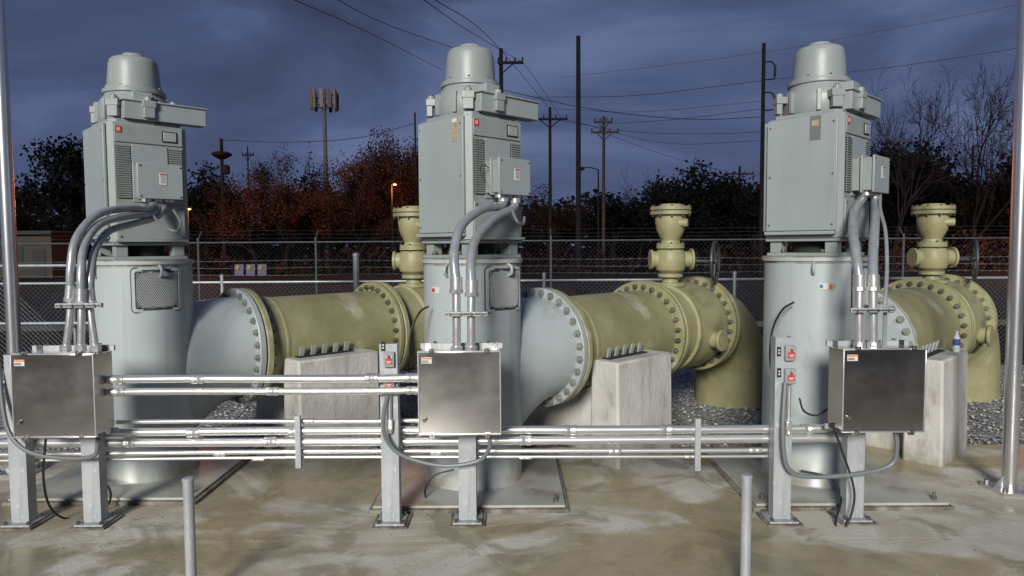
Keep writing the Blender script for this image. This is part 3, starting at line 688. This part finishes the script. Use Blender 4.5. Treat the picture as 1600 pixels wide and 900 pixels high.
for i,px in enumerate((396,413,430)):
    D=60; p=at(px,403,D); e=thing('parking_barrier',"low blue and yellow striped barrier block on ground",'barrier',(p.x,D-3,-.12),0,'striped barriers')
    b=MB(); b.prism([(-.25,0),(.25,0),(.16,.95),(-.16,.95)],'x',-.38,.38,'bluep'); put('barrier_body',b.mesh('barrier_body'),e,bevel=.03)
    b=MB(); b.box((-.1,-.25,.68),(.26,.06,.34),'yellow',Matrix.Rotation(.5,3,'Y')); put('stripe',b.mesh('stripe'),e)

# ---------------------------------------------------------------- POLES & TOWERS
def upole(px,ytop,D,r,label,arms=(),k='wood',cat='utility pole'):
    p=at(px,ytop,D); e=thing('utility_pole',label,cat,(p.x,D,-.12),0)
    b=MB(); b.cyl((0,0,0),(0,0,p.z+.12),r,k,r1=r*.75,seg=10); put('pole_shaft',b.mesh('pole_shaft'),e)
    for (yy,xl,xr) in arms:
        q=at(px,yy,D).z+.12; a=(xl-px)*D/F; c=(xr-px)*D/F
        b=MB(); b.box(((a+c)/2,-r,q),(c-a,.14,.16),k)
        for t in(0.03,.33,.67,.97): b.cyl((a+(c-a)*t,-r,q),(a+(c-a)*t,-r,q+.32),.06,'wire',seg=6)
        b.tube([(a*.6,-r,q),(0,-r,q-.7)],.04,k,4); b.tube([(c*.6,-r,q),(0,-r,q-.7)],.04,k,4)
        put('cross_arm',b.mesh('cross_arm'),e)
    return e,p
upole(785,76,45,.17,"dark wooden utility pole with one side arm",[(99,780,819)])
upole(906,57,32,.13,"tall bare dark wooden pole beyond the fence")
upole(861,168,55,.15,"wooden utility pole with cross arm",[(187,833,888)])
upole(945,183,60,.16,"wooden utility pole with two cross arms",[(192,930,958),(208,925,968)],'woodl')
upole(1157,262,80,.18,"distant wooden utility pole with cross arm",[(274,1135,1178)])
upole(1522,232,80,.15,"slim distant wooden utility pole")
upole(388,226,80,.10,"slim distant wooden utility pole",[(240,380,398)])
upole(650,175,60,.10,"slim wooden utility pole in the trees")
e,p=upole(1196,70,50,.16,"tall steel transmission pole with curved side arms",k='wood')
for yy in(100,148):
    q=at(1196,yy,50).z+.12; b=MB(); b.tube(smoothpath([(0,0,q),(.5,0,q+.05),(.78,0,q-.25),(.8,0,q-1.0),(.6,0,q-1.15),(0,0,q-1.2)],4),.05,'wood',6); b.cyl((.8,0,q-.9),(.8,0,q-.2),.09,'wire',seg=8); put('davit_arm',b.mesh('davit_arm'),e)
e,p=upole(347,214,60,.18,"dark pole topped by a round nest platform")
b=MB(); z=at(347,240,60).z+.12; b.rev([(z-.3,.3),(z,.8),(z+.15,.85),(z+.3,.5)],'wood',seg=12); put('nest_platform',b.mesh('nest_platform'),e)
b=MB(); b.rev([(z-1.6,.2),(z-1.5,.35),(z-.9,.35),(z-.8,.2)],'wood',org=(.3,0,0),seg=10); put('transformer_can',b.mesh('transformer_can'),e)
D=75; p=at(508,138,D); e=thing('cell_tower',"pale monopole tower crowned with ring of panel antennas",'cell tower',(p.x,D,-.12))
hgt=p.z+.12; b=MB(); b.cyl((0,0,0),(0,0,hgt),.30,'kerb',r1=.17,seg=14); put('mast',b.mesh('mast'),e)
b=MB()
zt=at(508,156,D).z+.12
for zz in(zt-.5,zt+.5): 
    pts=[(1.15*math.cos(2*math.pi*i/24),1.15*math.sin(2*math.pi*i/24),zz) for i in range(25)]; b.tube(pts,.06,'kerb',5,False)
for i in range(6): t=2*math.pi*i/6; b.cyl((0,0,zt-.5),(1.15*math.cos(t),1.15*math.sin(t),zt-.5),.05,'kerb',seg=6)
put('antenna_ring',b.mesh('antenna_ring'),e)
for i in range(11):
    t=2*math.pi*i/11+.2; b=MB(); rr=Matrix.Rotation(t,3,'Z'); b.box(rr@Vector((1.4,0,zt+.05)),(.2,.32,1.9),'antenna',rr); b.cyl(rr@Vector((1.29,0,zt-1.0)),rr@Vector((1.29,0,zt+1.1)),.05,'kerb',seg=6); put('antenna_panel',b.mesh('antenna_panel'),e)
def lamp(px,ytop,D,lit,lab):
    p=at(px,ytop,D); e=thing('street_lamp',lab,'street lamp',(p.x,D,-.12)); z=p.z+.12
    b=MB(); b.cyl((0,0,0),(0,0,z),.08,'wood',r1=.05,seg=10); b.tube([(0,0,z),(-.5,0,z+.15),(-1.0,0,z+.15)] if not lit else [(0,0,z),(.3,-.3,z+.1)],.04,'wood',6); put('lamp_post',b.mesh('lamp_post'),e)
    b=MB(); hx=-1.1 if not lit else .3; hy=0 if not lit else -.4
    b.rev([(z+.02,.18),(z+.12,.2),(z+.2,.08)],'wood',org=(hx,hy,0),seg=12); put('lamp_head',b.mesh('lamp_head'),e)
    b=MB(); b.rev([(z-.06,.05),(z-.02,.10),(z+.018,.12)],'sodium' if lit else 'pane',org=(hx,hy,0),seg=12); put('lamp_bulb',b.mesh('lamp_bulb'),e)
    if lit:
        l=bpy.data.lights.new('sodium_light','POINT'); l.energy=1500; l.color=(1,.25,.06); l.shadow_soft_size=.3
        lo=bpy.data.objects.new('sodium_light',l); COL.objects.link(lo); lo.location=(hx,hy-.05,z-.35); lo.parent=e
lamp(936,266,48,False,"unlit street lamp on weathered post")
lamp(613,288,54,True,"lit orange street lamp among autumn trees")
lamp(294,324,54,True,"lit orange street lamp by dark trees")
lamp(1596,320,54,True,"lit orange street lamp near reddish hedge")
def wirep(pts3,r,lab="dark overhead power line sagging between poles"):
    c=pts3[0]; b=MB(c); b.tube(smoothpath(pts3,8),r,'wire',5); put('overhead_wire',b.mesh('overhead_wire'),None,tuple(c),label=lab,cat='power line',group='overhead wires')
wirep([at(440,-12,22),at(575,48,30),at(692,108,45)],.014)
wirep([at(515,-10,22),at(620,42,30),at(785,100,45)],.014)
wirep([at(655,-8,24),at(735,48,34),at(819,98,45)],.015)
wirep([at(672,-8,24),at(770,62,34),at(862,172,55)],.015)
wirep([at(819,97,45),at(850,140,50),at(880,187,55)],.016)
wirep([at(347,216,60),at(450,220,60),at(560,214,60),at(650,192,60)],.026)
wirep([at(785,140,45),at(930,172,47),at(1080,188,49),at(1196,185,50)],.024)
wirep([at(945,195,60),at(1060,188,56),at(1196,172,50)],.018)
wirep([at(835,152,50),at(1000,150,50),at(1196,128,50),at(1400,108,52),at(1620,76,55)],.018)
wirep([at(880,122,50),at(1196,84,50),at(1400,48,46),at(1630,6,42)],.010)
wirep([at(861,186,55),at(1000,208,60),at(1157,210,66),at(1300,200,70)],.02)
wirep([at(888,188,55),at(1040,225,60),at(1196,222,50)],.016)
wirep([at(945,209,60),at(1060,250,70),at(1157,275,80)],.018)
wirep([at(1157,275,80),at(1340,270,80),at(1522,250,80),at(1660,232,80)],.022)
wirep([at(861,170,55),at(1000,176,53),at(1196,160,50)],.014)
# ---------------------------------------------------------------- TREES
def tree_mesh(seed,Ht,levels,nchild,angle,trunk_r,leafk,leafn,leafs,barkk,minr,trunkfrac=.3,shrink=.72,clump=1.1,up=.25):
    rn=random.Random(seed); tb=MB(); lb=MB()
    def rv(): 
        while True:
            v=Vector((rn.uniform(-1,1),rn.uniform(-1,1),rn.uniform(-1,1)))
            if .05<v.length<1: return v.normalized()
    tips=[]
    def rec(p,d,L,r,lv):
        pts=[p]; rs=[r]; n=4 if lv<2 else 2; dd=d.copy(); q=p.copy()
        for i in range(n):
            dd=(dd+rv()*.16+Vector((0,0,up*.15))).normalized(); q=q+dd*L/n; pts.append(q.copy()); rs.append(max(minr,r*(1-.45*(i+1)/n)))
        tb.tube(pts,rs,barkk,6 if lv<2 else (4 if lv<4 else 3),False)
        if lv>=levels-2: tips.append((q.copy(),lv))
        if lv>=levels: return
        k=nchild if lv else nchild+2
        for c in range(k):
            t=rn.uniform(.35,1) if c else 1
            idx=t*n; i0=min(int(idx),n-1); base=pts[i0].lerp(pts[i0+1],idx-i0)
            ax=rv(); perp=dd.cross(ax).normalized(); an=math.radians(rn.uniform(.5,1.15)*angle)*(.5 if c==0 else 1)
            nd=(dd*math.cos(an)+perp*math.sin(an)+Vector((0,0,up*.3))).normalized()
            rec(base,nd,L*shrink*rn.uniform(.75,1.15),max(minr,r*.55),lv+1)
    rec(Vector((0,0,0)),Vector((0,0,1)),Ht*trunkfrac,trunk_r,0)
    zmax=max(t[0].z for t in tips); sc=Ht/zmax
    tb.v=[v*sc for v in tb.v]
    if leafn:
        per=max(1,leafn//len(tips))
        for t,lv in tips:
            if rn.random()<.1: continue
            for i in range(per):
                c=t*sc+rv()*rn.random()**.5*clump; n=rv(); a=n.cross(rv()).normalized(); bb=n.cross(a); s=leafs*rn.uniform(.5,1.2)
                lb.add([c+a*s,c+bb*s*.6,c-a*s*.9,c-bb*s*.7],[(0,1,2,3)],leafk)
    return tb.mesh('trunk',smooth=False), (lb.mesh('crown',smooth=False) if leafn else None)
kinds={
 'aut1':tree_mesh(11,16,4,4,50,.32,'leafa',13000,.18,'bark',.02,clump=1.6,up=.15),
 'aut2':tree_mesh(12,16,4,4,46,.30,'leafb',13000,.18,'bark',.02,clump=1.6,up=.15),
 'thin':tree_mesh(13,15,5,3,44,.24,'leafb',5000,.14,'barkb',.018,clump=1.2,up=.2),
 'ever':tree_mesh(14,12,4,4,60,.35,'leafg',9000,.24,'bark',.04,trunkfrac=.38,clump=1.2,up=.1),
 'ever2':tree_mesh(15,12,4,4,52,.35,'leafg',9000,.24,'bark',.04,trunkfrac=.3,clump=1.3,up=.2),
 'bare1':tree_mesh(16,18,6,3,48,.22,None,0,0,'barkb',.013,trunkfrac=.27,shrink=.74,up=.14),
 'bare2':tree_mesh(21,18,6,3,50,.20,None,0,0,'barkb',.013,trunkfrac=.25,shrink=.74,up=.12),
}
def tree(kind,px,ytop,D,wf=1.0,lab='tree',name='tree'):
    p=at(px,ytop,D); tm,cm=kinds[kind]; hh={'aut1':17,'aut2':17,'thin':15.6,'ever':12.5,'ever2':12.5,'bare1':18,'bare2':18}[kind]
    e=thing(name,lab,'tree',(p.x,D,-.12),random.uniform(0,6.28)); s=(p.z+.12)/hh; e.scale=(s*wf,s*wf,s)
    put('trunk',tm,e)
    if cm: put('crown',cm,e)
A="autumn tree with sparse rusty red leaves"; B="autumn tree with dull brown leaves"; E="dark rounded evergreen tree"; Ba="bare leafless tree with fine branches"
tree('ever2',105,208,62,1.0,E); tree('ever',135,300,60,.9,E); tree('ever2',20,322,70,1,E); 
tree('ever',310,248,62,.9,E); tree('ever2',350,282,68,1.1,E)
tree('thin',440,222,66,.9,B); tree('thin',400,262,60,1.0,A); tree('aut1',445,270,58,1.0,A); tree('ever',470,262,72,1.0,E)
tree('aut2',530,258,64,.9,B); tree('aut1',585,218,62,.75,A); tree('aut2',628,198,60,.75,B); tree('aut1',665,206,64,.75,A); tree('aut2',555,275,60,1.0,A); tree('aut1',500,288,60,1.0,A)
tree('thin',38,285,85,1,B); tree('thin',245,292,80,1,B)
tree('aut2',870,285,66,1.1,B); tree('aut1',700,262,68,1.0,B)
tree('bare1',1000,252,75,.75,Ba); tree('ever',1075,250,70,1.15,E); tree('ever2',1035,282,76,1.1,E); tree('ever2',1120,278,72,1.1,E)
tree('bare1',1405,88,56,.62,Ba); tree('bare2',1533,95,54,.55,Ba); tree('bare1',1608,85,56,.58,Ba)
tree('ever',1455,212,64,.95,E); tree('ever2',1415,250,66,1.1,E); tree('ever2',1385,225,70,1.0,E); tree('ever',1592,240,62,1,E); tree('ever2',1505,285,68,1,E)
tree('ever2',1180,290,78,1,E); tree('aut2',1300,285,78,1.2,B); tree('thin',1330,250,72,.9,B); tree('aut1',1540,290,66,1.1,A); tree('aut1',1610,285,62,1.1,A)
tree('aut2',770,290,72,1.2,B); tree('ever2',960,300,74,1.2,E)
b=MB(); rn=random.Random(5)
def hgt_at(x): return 7.6+1.4*math.sin(x*.13+1)+1.1*math.sin(x*.37)+.8*math.sin(x*.9+2)
for i in range(26000):
    x=rn.uniform(-85,95); y=rn.uniform(84,98); h=hgt_at(x+y*.7); z=h*(rn.random()**.7)*rn.uniform(.85,1.12)
    n=Vector((rn.uniform(-1,1),rn.uniform(-1.5,-.2),rn.uniform(-.5,1))).normalized(); a=n.cross(Vector((rn.uniform(-1,1),rn.uniform(-1,1),1))).normalized(); bb=n.cross(a); s=rn.uniform(.25,.6)
    c=Vector((x,y,z)); b.add([c+a*s,c+bb*s*.7,c-a*s,c-bb*s*.6],[(0,1,2,3)],'leafg' if (math.sin(x*.2)+rn.uniform(-.6,.6))>-.2 else 'leafb')
put('distant_wood',b.mesh('distant_wood',smooth=False),kind='stuff',label="dark far-off wood behind the compound",cat='woodland')
b=MB()
for i in range(9000):
    x=rn.uniform(-60,75); y=rn.uniform(57.6,61); z=rn.random()**1.3*(1.6+.7*math.sin(x*.4)+ (1.4 if x>22 else 0))
    n=Vector((rn.uniform(-1,1),rn.uniform(-1,1),rn.uniform(-1,1))).normalized(); a=n.orthogonal().normalized(); bb=n.cross(a); s=rn.uniform(.1,.28); c=Vector((x,y,z))
    b.add([c+a*s,c+bb*s*.7,c-a*s,c-bb*s*.6],[(0,1,2,3)],'leafa' if x>22 else 'leafb')
put('brush_undergrowth',b.mesh('brush',smooth=False),kind='stuff',label="low reddish brush under the trees",cat='undergrowth')
e=thing('low_building',"low tan building with dark flat roof among trees",'building',(at(35,360,56).x,56,-.12))
b=MB(); b.box((0,2,1.7),(5.2,5,3.4),'brick'); put('wall',b.mesh('wall'),e)
b=MB(); b.box((0,2,3.55),(5.8,5.8,.3),'roof'); put('roof',b.mesh('roof'),e,bevel=.04)
b=MB(); b.box((1.6,-.52,1.1),(1.0,.06,2.2),'roof'); put('door',b.mesh('door'),e)
for x in(-1.8,-.2): b=MB(); b.box((x,-.52,1.9),(1.1,.06,1.2),'pane'); put('window',b.mesh('window'),e)

# ---------------------------------------------------------------- SKY
w=bpy.data.worlds.new("World"); scene.world=w; w.use_nodes=True; nt=w.node_tree; bg=nt.nodes['Background']
tc=N(nt,'ShaderNodeTexCoord'); mp=N(nt,'ShaderNodeMapping'); mp.inputs['Scale'].default_value=(1,1,3.0); mp.inputs['Rotation'].default_value=(.0,.12,.3)
nt.links.new(tc.outputs['Generated'],mp.inputs['Vector'])
n1=N(nt,'ShaderNodeTexNoise'); n1.inputs['Scale'].default_value=2.1; n1.inputs['Detail'].default_value=7; n1.inputs['Roughness'].default_value=.52; n1.inputs['Distortion'].default_value=.5
nt.links.new(mp.outputs['Vector'],n1.inputs['Vector'])
cr=N(nt,'ShaderNodeValToRGB'); el=cr.color_ramp.elements; el[0].position=.33; el[0].color=(.037,.050,.104,1); el[1].position=.68; el[1].color=(.118,.158,.290,1)
x=el.new(.5); x.color=(.060,.083,.172,1)
nt.links.new(n1.outputs['Fac'],cr.inputs[0])
sep=N(nt,'ShaderNodeSeparateXYZ'); nt.links.new(tc.outputs['Generated'],sep.inputs[0])
g=N(nt,'ShaderNodeMapRange'); g.inputs['From Min'].default_value=0; g.inputs['From Max'].default_value=.4; g.inputs['To Min'].default_value=1.25; g.inputs['To Max'].default_value=.9
nt.links.new(sep.outputs['Z'],g.inputs['Value'])
mul=N(nt,'ShaderNodeVectorMath',operation='SCALE'); nt.links.new(cr.outputs[0],mul.inputs[0]); nt.links.new(g.outputs['Result'],mul.inputs['Scale'])
sky=N(nt,'ShaderNodeTexSky'); sky.sky_type='NISHITA'; sky.sun_disc=False; sky.sun_elevation=math.radians(1.0); sky.sun_rotation=math.radians(190)
sm_=N(nt,'ShaderNodeVectorMath',operation='SCALE'); nt.links.new(sky.outputs[0],sm_.inputs[0]); sm_.inputs['Scale'].default_value=.004
ad=N(nt,'ShaderNodeVectorMath',operation='ADD'); nt.links.new(mul.outputs[0],ad.inputs[0]); nt.links.new(sm_.outputs[0],ad.inputs[1])
nt.links.new(ad.outputs[0],bg.inputs['Color']); bg.inputs['Strength'].default_value=1.0
s=bpy.data.lights.new('sun','SUN'); s.energy=4.3; s.angle=math.radians(14); s.color=(1,.97,.91)
so=bpy.data.objects.new('sun',s); COL.objects.link(so)
az=math.radians(-13); elv=math.radians(21)
dirv=Vector((-math.sin(az)*math.cos(elv),math.cos(az)*math.cos(elv),-math.sin(elv)))
so.rotation_euler=dirv.to_track_quat('-Z','Y').to_euler(); so.location=(-2,-5,8)
cam=bpy.data.cameras.new('camera'); cam.lens=F/1600*36; cam.sensor_width=36; cam.clip_end=3000; cam.clip_start=.05
co=bpy.data.objects.new('camera',cam); COL.objects.link(co)
co.matrix_world=Matrix.Translation((0,0,H))@Matrix.Rotation(math.pi/2-PITCH,4,'X')@Matrix.Rotation(math.radians(-.35),4,'Z'); scene.camera=co
scene.view_settings.view_transform='Standard'; scene.view_settings.look='None'; scene.view_settings.exposure=0
